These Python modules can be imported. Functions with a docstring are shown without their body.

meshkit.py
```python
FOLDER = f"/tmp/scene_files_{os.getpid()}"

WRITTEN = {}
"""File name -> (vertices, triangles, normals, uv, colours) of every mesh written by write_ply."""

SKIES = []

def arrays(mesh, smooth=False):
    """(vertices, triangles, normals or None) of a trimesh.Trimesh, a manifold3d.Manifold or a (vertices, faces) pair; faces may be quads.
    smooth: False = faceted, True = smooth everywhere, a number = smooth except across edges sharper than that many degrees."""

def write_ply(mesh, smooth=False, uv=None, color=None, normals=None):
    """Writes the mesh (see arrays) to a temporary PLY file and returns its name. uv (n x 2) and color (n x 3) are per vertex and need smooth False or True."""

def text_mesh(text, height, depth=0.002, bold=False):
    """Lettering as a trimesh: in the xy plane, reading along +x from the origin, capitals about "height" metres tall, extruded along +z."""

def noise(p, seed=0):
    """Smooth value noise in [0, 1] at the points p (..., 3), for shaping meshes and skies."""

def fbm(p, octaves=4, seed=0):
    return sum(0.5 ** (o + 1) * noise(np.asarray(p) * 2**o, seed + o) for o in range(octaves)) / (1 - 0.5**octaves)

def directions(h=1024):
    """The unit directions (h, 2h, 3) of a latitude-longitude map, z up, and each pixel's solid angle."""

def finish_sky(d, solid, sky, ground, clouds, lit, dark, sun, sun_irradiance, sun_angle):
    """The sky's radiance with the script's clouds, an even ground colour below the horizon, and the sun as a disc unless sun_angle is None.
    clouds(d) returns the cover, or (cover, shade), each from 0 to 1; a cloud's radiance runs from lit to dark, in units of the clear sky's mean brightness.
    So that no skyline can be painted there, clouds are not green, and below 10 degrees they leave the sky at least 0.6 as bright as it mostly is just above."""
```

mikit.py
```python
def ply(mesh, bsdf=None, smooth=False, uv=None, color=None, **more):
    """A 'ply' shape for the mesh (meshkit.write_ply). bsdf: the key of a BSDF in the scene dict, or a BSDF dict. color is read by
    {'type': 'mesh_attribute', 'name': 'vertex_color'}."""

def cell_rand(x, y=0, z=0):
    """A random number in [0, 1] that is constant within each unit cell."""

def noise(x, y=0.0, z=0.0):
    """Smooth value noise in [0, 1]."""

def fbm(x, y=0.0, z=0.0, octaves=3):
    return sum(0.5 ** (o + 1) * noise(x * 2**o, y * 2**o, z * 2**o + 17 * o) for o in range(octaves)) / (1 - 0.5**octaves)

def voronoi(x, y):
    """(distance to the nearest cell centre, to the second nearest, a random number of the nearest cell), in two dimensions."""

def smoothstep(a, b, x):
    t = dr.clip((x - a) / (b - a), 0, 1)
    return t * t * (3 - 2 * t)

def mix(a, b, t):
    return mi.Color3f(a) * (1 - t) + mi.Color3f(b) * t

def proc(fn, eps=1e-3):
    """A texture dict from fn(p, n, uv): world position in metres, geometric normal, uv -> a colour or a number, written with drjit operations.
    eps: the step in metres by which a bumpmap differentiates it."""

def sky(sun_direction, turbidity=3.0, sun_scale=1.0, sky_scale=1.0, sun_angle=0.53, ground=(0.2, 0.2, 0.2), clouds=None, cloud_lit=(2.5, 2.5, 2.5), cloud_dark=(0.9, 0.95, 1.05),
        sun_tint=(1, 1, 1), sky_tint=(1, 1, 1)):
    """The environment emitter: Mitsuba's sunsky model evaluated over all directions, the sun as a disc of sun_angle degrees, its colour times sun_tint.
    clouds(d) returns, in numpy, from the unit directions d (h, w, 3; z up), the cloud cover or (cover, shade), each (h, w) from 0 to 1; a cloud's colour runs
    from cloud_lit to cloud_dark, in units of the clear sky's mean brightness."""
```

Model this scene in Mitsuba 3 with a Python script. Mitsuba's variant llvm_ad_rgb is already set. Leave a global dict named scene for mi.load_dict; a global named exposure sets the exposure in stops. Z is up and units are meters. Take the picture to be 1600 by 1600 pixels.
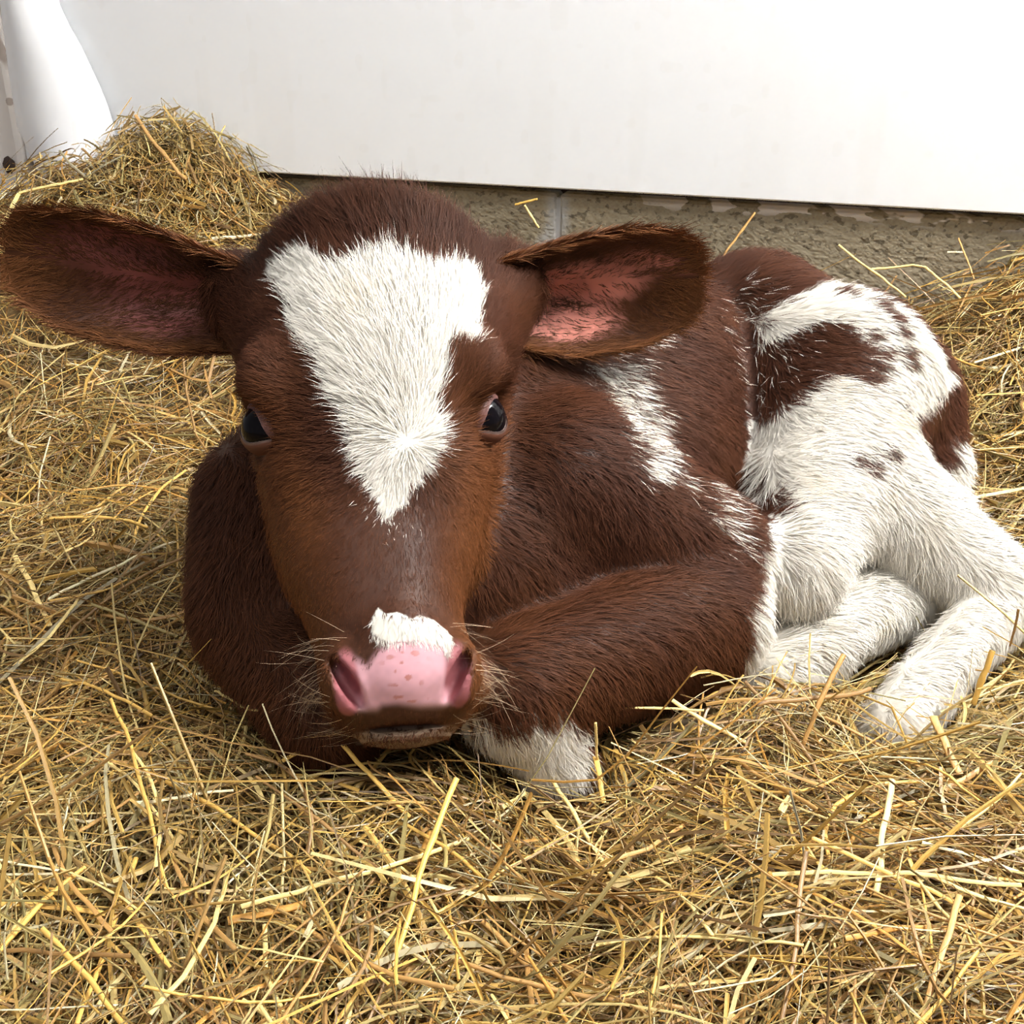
import math, numpy as np, trimesh, mitsuba as mi, drjit as dr
import mikit, meshkit
from scipy.interpolate import PchipInterpolator as PCH
T = mi.ScalarTransform4f
scene, labels = {}, {}
# ------------------------------------------------------------------ camera, light, exposure
TILT = np.radians(25)
CF = np.array([0, np.cos(TILT), -np.sin(TILT)]); CC = np.array([0, 0, .5])
scene['camera'] = {'type': 'perspective', 'fov': 48.0, 'near_clip': .02, 'far_clip': 50.,
                   'to_world': T().look_at(origin=CC.tolist(), target=(CC + CF).tolist(), up=[0, 0, 1])}
scene['daylight'] = {'type': 'constant', 'radiance': {'type': 'rgb', 'value': [.17, .17, .18]}}
exposure = 0.82
LAMPS = [((1.20, .55, 1.85), (.05, 1.05, .15), 72.), ((-.35, -.55, 2.1), (-.05, 1.3, .3), 11.)]      # unseen strip lamps, out of view, lighting calf and wall: middle, point aimed at, radiance of the tube
def lamp(i, c, aim, rad):
    c = np.array(c); key = 'unseen_strip_lamp' if i == 0 else f'unseen_strip_lamp_{i:03d}'
    n = np.array(aim) - c; n /= np.linalg.norm(n); x = np.cross([0, 0, 1.], n); x /= np.linalg.norm(x); M = np.stack([x, np.cross(n, x), n], 1)
    def put(ext, off):
        b = trimesh.creation.box(ext); return trimesh.Trimesh((np.array(b.vertices) + [0, 0, off]) @ M.T + c, b.faces, process=False)
    scene[key + '__housing'] = mikit.ply(put((1.3, .26, .05), -.036), 'white_paint')
    scene[key + '__diffuser'] = {**mikit.ply(put((1.24, .20, .012), 0.), 'white_paint'), 'emitter': {'type': 'area', 'radiance': {'type': 'rgb', 'value': [rad, rad * .98, rad * .94]}}}
    labels[key] = {'label': ['unseen white strip lamp, out of view, lighting the calf from the right', 'unseen white strip lamp, out of view, lighting the stall from the left'][i], 'category': 'lamp'}
# ------------------------------------------------------------------ materials
def rgb(*c): return {'type': 'rgb', 'value': list(c)}
def two(b): return {'type': 'twosided', 'b': b}
VC = {'type': 'mesh_attribute', 'name': 'vertex_color'}
scene['white_paint'] = two({'type': 'principled', 'base_color': rgb(.85, .85, .85), 'roughness': .4})
scene['skin'] = two({'type': 'principled', 'base_color': VC, 'roughness': .5, 'specular': .2})
scene['wet_skin'] = two({'type': 'principled', 'base_color': VC, 'roughness': .32, 'specular': .5})
scene['fur'] = two({'type': 'principled', 'base_color': VC, 'roughness': .6, 'specular': .10})
scene['straw'] = two({'type': 'principled', 'base_color': VC, 'roughness': .42, 'specular': .5})
scene['eyeball'] = two({'type': 'principled', 'base_color': rgb(.004, .003, .004), 'roughness': .06, 'specular': .12})
def panel_fn(p, n, uv):
    st = mikit.smoothstep(.62, .8, mikit.fbm(p.x * 9, p.z * 4, p.y * 3)) * .035
    sp = mikit.smoothstep(.83, .9, mikit.noise(p.x * 60, p.z * 45, 2.0)) * .05
    drip = mikit.smoothstep(.72, .85, mikit.noise(p.x * 26, p.z * 3, 7.0)) * mikit.smoothstep(.50, .26, p.z) * .06
    return mikit.mix((.915, .93, .945), (.62, .56, .44), st + sp + drip)
scene['panel_white'] = two({'type': 'principled', 'base_color': mikit.proc(panel_fn), 'roughness': .38, 'specular': .4})
def cream_fn(p, n, uv):
    a = mikit.fbm(p.x * 14, p.y * 14, p.z * 14)
    s = mikit.smoothstep(.80, .86, mikit.noise(p.y * 45, p.z * 45, p.x * 45))
    return mikit.mix(mikit.mix((.74, .68, .62), (.84, .80, .76), a), (.30, .22, .17), s * .7)
scene['cream_wall'] = two({'type': 'principled', 'base_color': mikit.proc(cream_fn), 'roughness': .7})
def conc_fn(p, n, uv):
    a = mikit.fbm(p.x * 10, p.y * 10, p.z * 10); b = mikit.noise(p.x * 420, p.y * 420, p.z * 420); c = mikit.fbm(p.x * 170, p.y * 170, p.z * 170)
    g = mikit.mix((.20, .165, .105), (.36, .31, .22), .5 * a + .5 * b)
    g = mikit.mix(g, (.10, .08, .05), mikit.smoothstep(.55, .72, c) * .8)
    chip = mikit.smoothstep(.55, .60, mikit.fbm(p.x * 34, p.z * 80, 3.0)) * mikit.smoothstep(.222, .236, p.z) * mikit.smoothstep(.05, .3, p.x)
    blue = mikit.smoothstep(.022, .006, dr.abs(p.x - .058 - .02 * (mikit.noise(p.z * 40) - .5))) * .55
    g = mikit.mix(g, (.40, .42, .44), blue)
    return mikit.mix(g, (.80, .74, .68), chip * .8)
def conc_h(p, n, uv):
    return .0012 * mikit.noise(p.x * 420, p.y * 420, p.z * 420) + .0014 * mikit.noise(p.x * 210, p.y * 210, p.z * 210)
scene['concrete'] = {'type': 'bumpmap', 'arbitrary': mikit.proc(conc_h, eps=4e-4), 'bsdf': two({'type': 'principled', 'base_color': mikit.proc(conc_fn), 'roughness': .9}), 'scale': 1.0}
scene['mortar'] = two({'type': 'principled', 'base_color': mikit.proc(lambda p, n, uv: mikit.mix((.20, .18, .135), (.36, .36, .36), mikit.smoothstep(.06, .03, dr.abs(p.x - .058)))), 'roughness': .9})
scene['dark_soil'] = two({'type': 'principled', 'base_color': rgb(.10, .065, .03), 'roughness': .95})
scene['rust_and_gap_shade'] = two({'type': 'principled', 'base_color': rgb(.05, .03, .022), 'roughness': .8})  # brown of the rust stain, also the painted shade behind the panel gap
for i, (c, a, r) in enumerate(LAMPS): lamp(i, c, a, r)

# ------------------------------------------------------------------ the setting
WA = np.array([-.3426, 1.670]); WD = np.array([.9489, -.3157]); WN = np.array([-.3157, -.9489])   # back wall: a point, its run, its normal towards the stall
def wallpt(s, out, z):
    q = WA + WD * s + WN * out
    return np.array([q[0], q[1], z])
def slab(s0, s1, o0, o1, z0, z1, r=.0, seg=None):
    """a box on the back wall, from s0 to s1 along it, o0 to o1 out from it"""
    b = trimesh.creation.box((s1 - s0, o1 - o0, z1 - z0))
    if r:
        import manifold3d as m3
        e = (np.array([s1 - s0, o1 - o0, z1 - z0]) / 2 - r)
        pts = []
        for sx in (-1, 1):
            for sy in (-1, 1):
                for sz in (-1, 1):
                    for k in range(3):
                        q = e * [sx, sy, sz]; q[k] += r * [sx, sy, sz][k]; pts.append(q)
        hm = m3.Manifold.hull_points(np.array(pts)).to_mesh()
        b = trimesh.Trimesh(np.array(hm.vert_properties)[:, :3], np.array(hm.tri_verts))
    v = b.vertices + [(s0 + s1) / 2, (o0 + o1) / 2, (z0 + z1) / 2]
    xy = WA + v[:, :1] * WD + v[:, 1:2] * WN
    return trimesh.Trimesh(np.column_stack([xy, v[:, 2]]), b.faces, process=False)
ZP = .25
fl = trimesh.creation.box((4.4, 5.4, .06)); fl.apply_translation([.2, .2, -.16]); scene['floor'] = mikit.ply(fl, 'dark_soil'); labels['floor'] = {'kind': 'structure', 'label': 'stall floor under the hay'}
scene['wall_back'] = mikit.ply(slab(-.402, 2.3, -.03, .012, ZP, 2.5, .002), 'panel_white')
labels['wall_back'] = {'kind': 'structure', 'label': 'smooth white panel wall above the concrete blocks'}
labels['baseboard_back'] = {'kind': 'structure', 'label': 'rough grey concrete block course below the white panel'}
scene['baseboard_back__mortar'] = mikit.ply(slab(-.80, 2.3, -.10, -.0085, -.13, ZP - .014), 'mortar')
scene['baseboard_back__gap_shade'] = mikit.ply(slab(-.80, 2.3, -.10, -.035, ZP - .02, ZP + .01), 'rust_and_gap_shade')  # dark backing that paints the shade in the gap under the panel
js = [-.77, -.18, .423, 1.02, 1.61, 2.3]
for i in range(len(js) - 1):
    scene['baseboard_back__concrete_block' + (f'_{i:03d}' if i else '')] = mikit.ply(slab(js[i] + .0025, js[i + 1] - .0025, -.09, -.006, -.13, ZP - .009, .003), 'concrete')
scene['wall_left'] = mikit.ply(slab(-1.3, -.404, -.10, .022, -.13, 2.5, .006), 'cream_wall')
labels['wall_left'] = {'kind': 'structure', 'label': 'stained cream wall post in the left corner'}
rb = trimesh.creation.icosphere(2, 1.0); rv = rb.vertices * [.011, .004, .012] * (1 + .35 * (meshkit.noise(rb.vertices * 2.2, 5) - .5))[:, None]
rv = np.column_stack([(WA + (rv[:, :1] - .425) * WD + (rv[:, 1:2] + .024) * WN), rv[:, 2] + .243])
scene['wall_left__rust_stain'] = mikit.ply((rv, rb.faces), 'rust_and_gap_shade', smooth=True)
# the bent plastic sheet in the corner: left edge and right edge along the wall, bulging out between
def sheet():
    z = np.linspace(0, 1, 46); zz = .222 + z * 1.2
    L = PCH([.2, .225, .26, .31, .38, .47, 1.5], [-.350, -.356, -.374, -.391, -.391, -.386, -.375])(zz)
    R = PCH([.2, .238, .318, .403, .47, 1.5], [-.208, -.214, -.226, -.258, -.288, -.310])(zz)
    c = np.linspace(0, 1, 25)
    s = L[:, None] + (R - L)[:, None] * c[None]
    out = .026 + .030 * np.sin(np.pi * c)[None] ** .8 * (1 + .4 * np.exp(-z * 9))[:, None] + .012 * np.exp(-z * 8)[:, None]
    Z = zz[:, None] + .012 * c[None] * np.exp(-z * 12)[:, None]
    P = np.concatenate([(WA + s[..., None] * WD + out[..., None] * WN), Z[..., None]], -1)
    n, m = c.size, z.size
    N = np.cross(np.gradient(P, axis=1), np.gradient(P, axis=0)); N /= np.linalg.norm(N, axis=2, keepdims=True)
    v = np.vstack([P.reshape(-1, 3), (P - .003 * N).reshape(-1, 3)]); K = n * m; ix = np.arange(K).reshape(m, n)
    q = np.stack([ix[:-1, :-1], ix[:-1, 1:], ix[1:, 1:], ix[1:, :-1]], -1).reshape(-1, 4)
    r = np.concatenate([ix[0, :], ix[1:, -1], ix[-1, ::-1][1:], ix[::-1, 0][1:-1]]); x = np.roll(r, -1)
    return np.array(v), np.vstack([q, q[:, ::-1] + K, np.stack([r, r + K, x + K, x], 1)])
scene['plastic_sheet'] = mikit.ply(sheet(), 'panel_white', smooth=40)
labels['plastic_sheet'] = {'label': 'narrow bowed white plastic sheet hanging in the left corner beside the cream post', 'category': 'plastic sheet'}

# ------------------------------------------------------------------ the calf: shape
def unit(v): v=np.asarray(v,float); return v/np.linalg.norm(v)

def smin(a,b,k):
    h=np.clip(.5+.5*(b-a)/k,0,1)
    return b*(1-h)+a*h-k*h*(1-h)
def cone(p,a,b,ra,rb):
    """rounded cone between two joints"""
    a=np.asarray(a,float); b=np.asarray(b,float); ba=b-a; l2=ba@ba
    pa=p-a; t=np.clip(pa@ba/l2,0,1)
    q=pa-t[:,None]*ba
    return np.sqrt((q*q).sum(1))-(ra+(rb-ra)*t)
def ell(p,c,r,ax=None):
    q=p-np.asarray(c,float)
    if ax is not None: q=q@np.asarray(ax).T
    r=np.asarray(r,float)
    k0=np.sqrt(((q/r)**2).sum(1)); k1=np.sqrt(((q/r**2)**2).sum(1))+1e-9
    return k0*(k0-1)/k1

# ---- head frame ----
HT=np.array((-0.0897, 0.7771, 0.3327)); HN=np.array((-0.0665, 0.5972, 0.1362))
EV=unit(HN-HT)
yaw=np.radians(7)
w0=unit(np.array([math.sin(yaw),0,0])-CF*math.cos(yaw))
EW=unit(w0-(w0@EV)*EV); EU=unit(np.cross(EV,EW))
if EU[0]<0: EU=-EU
HAX=np.stack([EU,EV,EW])
def hl(p): return (np.asarray(p)-HT)@HAX.T       # world -> head (u right in view, v down the face, w out of the face)
def hw(q): return HT+np.asarray(q)@HAX           # head -> world
# (base, tip, opening direction, bow)
EARS=[((-0.1917, 0.8237, 0.2789),(-0.3658, 0.8319, 0.3200),-CF*.9+np.array([0.1,0,-.45]),.0),
      ((-0.0103, 0.8257, 0.2831),(0.1398, 0.8539, 0.2962),-CF*.9+np.array([-.1,0,-.5]),.0)]
def _root(s,b,t,f):
    b=np.asarray(b); ax=unit(np.asarray(t)-b); f=unit(f-(f@ax)*ax); return s,b,ax,f
EROOT=[_root(-1,*EARS[0][:3]),_root(1,*EARS[1][:3])]
# ring table: v, centre u, half width, front w, back w
HP=np.array([
 [-.044,-.003,.046,-.055,-.110],
 [-.034,-.003,.066,-.034,-.130],
 [-.016,-.003,.083,-.014,-.145],
 [ .010,-.003,.090, .000,-.155],
 [ .040,-.005,.091, .008,-.160],
 [ .070,-.007,.088, .010,-.160],
 [ .100,-.008,.083, .007,-.158],
 [ .118,-.0085,.0805,.004,-.155],
 [ .140,-.0085,.0765,.001,-.150],
 [ .165,-.010,.070,-.001,-.140],
 [ .190,-.012,.063,-.001,-.128],
 [ .215,-.012,.0565,.000,-.115],
 [ .240,-.010,.0515,.001,-.102],
 [ .265,-.006,.0485,.001,-.092],
 [ .290,-.003,.0455,-.002,-.085],
 [ .308,-.001,.038,-.014,-.078],
 [ .320, .000,.024,-.028,-.066]])
_hs=[PCH(HP[:,0],HP[:,i]) for i in range(1,5)]
def head(p):
    q=hl(p); u,v,w=q.T
    vc=np.clip(v,HP[0,0],HP[-1,0])
    cu,a,wf,wb=(s(vc) for s in _hs)
    wc=(wf+wb)/2; h=(wf-wb)/2
    n=2.35
    x=np.abs(u-cu)/a; 
    # the back (jaw) is narrower than the front
    y=np.abs(w-wc)/h
    x=x*(1+.62*np.clip((wc-w)/h,0,1.2))
    rho=(x**n+y**n)**(1/n)
    d=(rho-1)*np.minimum(a,h)*.85
    d=np.maximum(d,np.abs(v-(HP[0,0]+HP[-1,0])/2)-(HP[-1,0]-HP[0,0])/2)
    # end caps, muzzle, brows, cheeks
    def E(c,r,k):
        nonlocal d
        d=smin(d,ell(q,c,r),k)
    E((-.003,-.022,-.062),(.072,.035,.060),.03)      # poll
    E((0,.288,-.040),(.045,.034,.040),.018)      # muzzle block
    E((0,.292,-.060),(.032,.028,.034),.015)      # chin
    for s in (-1,1):
        E((s*.072-.008,.090,-.018),(.013,.020,.019),.03)  # brow ridge
        E((s*.044-.010,.165,-.060),(.018,.05,.035),.03)   # cheek bone
        E((s*.0355-.001,.287,-.011),(.0125,.020,.016),.012)  # nostril wing
    E((0,.272,-.003),(.020,.022,.010),.016)      # nose bridge end
    for s,b,ax,fc in EROOT:                       # ear roots
        e=cone(p,hw((s*.060,.035,-.065)),b+ax*.010-fc*.022,.036,.029); d=smin(d,e,.022)
    # carve
    def S(c,r,k,ax=None):
        nonlocal d
        e=ell(q,c,r,ax); d=-smin(-d,e,k)
    for s in (-1,1):
        S((s*.0865-.0085,.113,-.026),(.024,.022,.022),.008)     # eye socket
        S((s*.067-.0085,.136,.004),(.011,.018,.009),.012)      # below the inner corner
        ca=math.cos(.5*s); sa=-math.sin(.5*s)
        ax=np.array([[ca,-sa,0],[sa,ca,0],[0,0,1.]])
        S((s*.0330-.001,.291,-.002),(.0050,.0185,.0150),.004,ax)  # nostril
    S((-.005,.3170,-.016),(.034,.0022,.016),.003)      # mouth line
    return d

EYES=[hw((s*.0705-.0085,.113,-.031)) for s in (-1,1)]

# ---- body joints ----
J=dict(atlas=hw((0,.045,-.105)), neck=(-0.0776, 0.8779, 0.1820), withers=(0.0000, 0.9604, 0.1461), back=(0.0962, 1.0245, 0.1416), loin=(0.1986, 1.1195, 0.1324))
class G:
    def __init__(s,p): s.p=p; s.d=None
    def add(s,e,k): s.d=e if s.d is None else smin(s.d,e,k); return s
    def c(s,a,b,ra,rb,k): return s.add(cone(s.p,a,b,ra,rb),k)
def body(p):
    t=G(p)
    t.c(J['atlas'],J['neck'],.078,.100,.03)
    t.c(J['neck'],J['withers'],.10,.120,.04)
    t.c(J['withers'],J['back'],.120,.118,.05)
    t.c(J['back'],J['loin'],.116,.086,.05)
    t.add(ell(p,(-0.0709, 0.8098, 0.0833),(.165,.14,.13)),.05)          # chest between the forelegs
    t.c((0.0890, 0.9204, 0.1076),(0.1790, 0.9981, 0.0613),.105,.090,.05)        # barrel, near side
    t.c(J['loin'],(0.2453, 1.1263, 0.1707),.086,.078,.04)
    n=G(p)      # near (right in view) foreleg
    n.c((0.0343, 0.8038, 0.1414),(0.1352, 0.7987, 0.0833),.078,.066,.03)        # shoulder to elbow
    n.c((0.1356, 0.7547, 0.0599),(0.0000, 0.6523, 0.0650),.058,.042,.014)     # forearm to knee
    n.c((0.0000, 0.6462, 0.0639),(0.0308, 0.6435, 0.0107),.034,.026,.012)     # shank folded under
    f=G(p)      # far foreleg
    f.c((-0.1853, 0.8178, 0.1242),(-0.1843, 0.7531, 0.0802),.062,.056,.03)
    f.c((-0.1800, 0.7247, 0.0666),(-0.1200, 0.6417, 0.0542),.046,.040,.02)
    h=G(p)      # hind quarter
    h.c((0.2432, 1.1180, 0.1764),(0.3665, 1.0646, 0.1329),.078,.058,.04)      # pelvis
    h.c((0.3676, 1.0530, 0.1317),(0.3757, 0.9966, 0.0817),.052,.042,.03)
    h.c((0.2457, 1.0609, 0.1960),(0.2452, 0.9508, 0.1255),.060,.050,.03)       # front of the haunch
    h.c((0.2969, 0.9985, 0.1569),(0.2550, 0.8905, 0.1027),.092,.060,.03)      # thigh
    h.c((0.2481, 0.8769, 0.0970),(0.2210, 0.8125, 0.0773),.053,.042,.02)      # stifle
    h.c((0.2950, 0.9181, 0.1026),(0.3860, 0.8375, 0.0482),.060,.035,.025)       # gaskin
    h.c((0.3860, 0.8375, 0.0482),(0.4050, 0.8265, 0.0363),.034,.030,.015)      # hock
    h.c((0.4018, 0.8199, 0.0340),(0.3117, 0.7354, 0.0066),.029,.022,.01)     # cannon
    h.c((0.3099, 0.7302, 0.0073),(0.2822, 0.6983, -0.0020),.025,.024,.01)    # fetlock
    h.c((0.3979, 1.0383, 0.1239),(0.4075, 0.9991, 0.0872),.028,.017,.02)     # tail
    h.c((0.4075, 0.9991, 0.0872),(0.4032, 0.9516, 0.0563),.017,.012,.01)
    o=G(p)      # other hind foot, poking out under the thigh
    o.c((0.3344, 0.8626, 0.0191),(0.2458, 0.7991, 0.0131),.036,.030,.01)
    o.c((0.2458, 0.7991, 0.0131),(0.2040, 0.7666, 0.0025),.030,.030,.012)
    d=t.d
    d=smin(d,n.d,.014); d=smin(d,f.d,.02); d=smin(d,h.d,.014); d=smin(d,o.d,.005)
    return d
def sdf(p):
    out=np.empty(len(p))
    for i in range(0,len(p),400000):
        q=p[i:i+400000]
        out[i:i+400000]=smin(body(q),head(q),.012)
    return out

def surface_nets(f,lo,hi,h,coarse=5,band=.03):
    """closed smooth mesh of f = 0: f is sampled at step h only near the surface"""
    lo=np.asarray(lo,float); n=np.ceil((np.asarray(hi)-lo)/h/coarse).astype(int)*coarse
    H=h*coarse; nc=n//coarse+1
    g=np.stack(np.meshgrid(*[np.arange(k) for k in nc],indexing='ij'),-1)
    dc=f((lo+g.reshape(-1,3)*H)).reshape(nc)
    from scipy.ndimage import zoom, minimum_filter
    cell=np.stack([dc[a:nc[0]-1+a,b:nc[1]-1+b,c:nc[2]-1+c] for a in(0,1) for b in(0,1) for c in(0,1)])
    near=np.abs(cell).min(0)<band
    mid=cell.mean(0)
    V=np.repeat(np.repeat(np.repeat(mid,coarse,0),coarse,1),coarse,2)
    V=np.pad(V,((0,1),)*3,mode='edge')
    N=np.repeat(np.repeat(np.repeat(near,coarse,0),coarse,1),coarse,2)
    M=np.zeros(V.shape,bool)
    for a in(0,1):
        for b in(0,1):
            for c in(0,1): M[a:a+N.shape[0],b:b+N.shape[1],c:c+N.shape[2]]|=N
    idx=np.argwhere(M); V[M]=f(lo+idx*h)
    s=V<0
    c8=[s[a:s.shape[0]-1+a,b:s.shape[1]-1+b,c:s.shape[2]-1+c] for a in(0,1) for b in(0,1) for c in(0,1)]
    cnt=sum(x.astype(np.int8) for x in c8)
    act=np.argwhere((cnt>0)&(cnt<8))
    num=-np.ones(cnt.shape,np.int64); num[tuple(act.T)]=np.arange(len(act))
    corner=np.array([(a,b,c) for a in(0,1) for b in(0,1) for c in(0,1)])
    vals=np.stack([V[tuple((act+o).T)] for o in corner],1)
    acc=np.zeros((len(act),3)); m=np.zeros(len(act))
    for i in range(8):
        for j in range(i+1,8):
            if np.abs(corner[i]-corner[j]).sum()==1:
                x=(vals[:,i]<0)!=(vals[:,j]<0)
                t=np.where(x,vals[:,i]/np.where(x,vals[:,i]-vals[:,j],1),0)
                acc+=np.where(x[:,None],corner[i]+t[:,None]*(corner[j]-corner[i]),0); m+=x
    verts=lo+(act+acc/m[:,None])*h
    F=[]
    for ax in range(3):
        o=np.zeros(3,int); o[ax]=1
        sl0=[slice(1,-1)]*3; sl1=[slice(1,-1)]*3
        a0=s; 
        A0=s[tuple(slice(0,-1) if k==ax else slice(None) for k in range(3))]
        A1=s[tuple(slice(1,None) if k==ax else slice(None) for k in range(3))]
        e=np.argwhere(A0!=A1)
        b,c=[k for k in range(3) if k!=ax]
        e=e[(e[:,b]>0)&(e[:,c]>0)&(e[:,b]<cnt.shape[b])&(e[:,c]<cnt.shape[c])]
        eb=np.zeros(3,int);eb[b]=1; ec=np.zeros(3,int);ec[c]=1
        q=np.stack([num[tuple((e-eb-ec).T)],num[tuple((e-ec).T)],num[tuple(e.T)],num[tuple((e-eb).T)]],1)
        ins=A0[tuple(e.T)]
        if ax==1: ins=~ins
        q=np.where(ins[:,None],q,q[:,::-1])
        F+= [q[:,[0,1,2]],q[:,[0,2,3]]]
    return verts,np.vstack(F)
def ear(base,tip,up,face,L=.16,W=.045,cup=.03,prof=None,n=40,m=22,th=.0035,bow=0.):
    """cupped leaf: base -> tip, 'up' across, 'face' the way the cup opens"""
    base=np.asarray(base,float); tip=np.asarray(tip,float); ax=unit(tip-base); L=np.linalg.norm(tip-base)
    face=unit(face-(face@ax)*ax); up=np.cross(face,ax); 
    if up@np.array([0,0,1.])<0: up=-up
    s=np.linspace(0,1,n); W_up=PCH(prof[0],prof[1]); W_dn=PCH(prof[0],prof[2]); CUP=PCH([0,.25,.6,1],[cup*1.25,cup*1.2,cup*.8,0])
    t=np.linspace(-1,1,m)
    S,Tt=np.meshgrid(s,t,indexing='ij')
    width=np.where(Tt>0,W_up(S),W_dn(S))
    ang=Tt*1.15
    across=np.sin(ang)/math.sin(1.15)*width
    dep=-(np.cos(ang)-math.cos(1.15))/(1-math.cos(1.15))*CUP(S)
    P0=base+ax*(S*L)[...,None]+up*(across+bow*np.sin(S*np.pi))[...,None]+face*dep[...,None]
    # folds of the inside
    fold=.004*np.sin(Tt*7+2*S)*np.exp(-((S-.4)/.25)**2)*(1-Tt**2)
    # normals
    gs=np.gradient(P0,axis=0); gt=np.gradient(P0,axis=1); N=np.cross(gs,gt); N/=np.linalg.norm(N,axis=2,keepdims=True)+1e-12
    if (N.reshape(-1,3)@face).mean()<0: N=-N
    edge=np.sqrt(np.clip(1-np.maximum(np.abs(Tt),np.clip(S*1.0,0,1))**8,.02,1))
    inner=P0+N*fold[...,None]; outer=P0-N*(th*edge)[...,None]
    v=np.vstack([inner.reshape(-1,3),outer.reshape(-1,3)]); K=n*m
    f=[]
    idx=np.arange(K).reshape(n,m)
    q=np.stack([idx[:-1,:-1],idx[1:,:-1],idx[1:,1:],idx[:-1,1:]],-1).reshape(-1,4)
    f+=[q,q[:,::-1]+K]
    ring=np.concatenate([idx[0,:],idx[1:,-1],idx[-1,::-1][1:],idx[::-1,0][1:-1]])
    nx=np.roll(ring,-1)
    f.append(np.stack([ring,ring+K,nx+K,nx],1)[:, ::1])
    f=np.vstack(f); f=np.vstack([f[:,[0,1,2]],f[:,[0,2,3]]])
    return v,f,dict(base=base,ax=ax,L=L,face=face,up=up)

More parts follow.
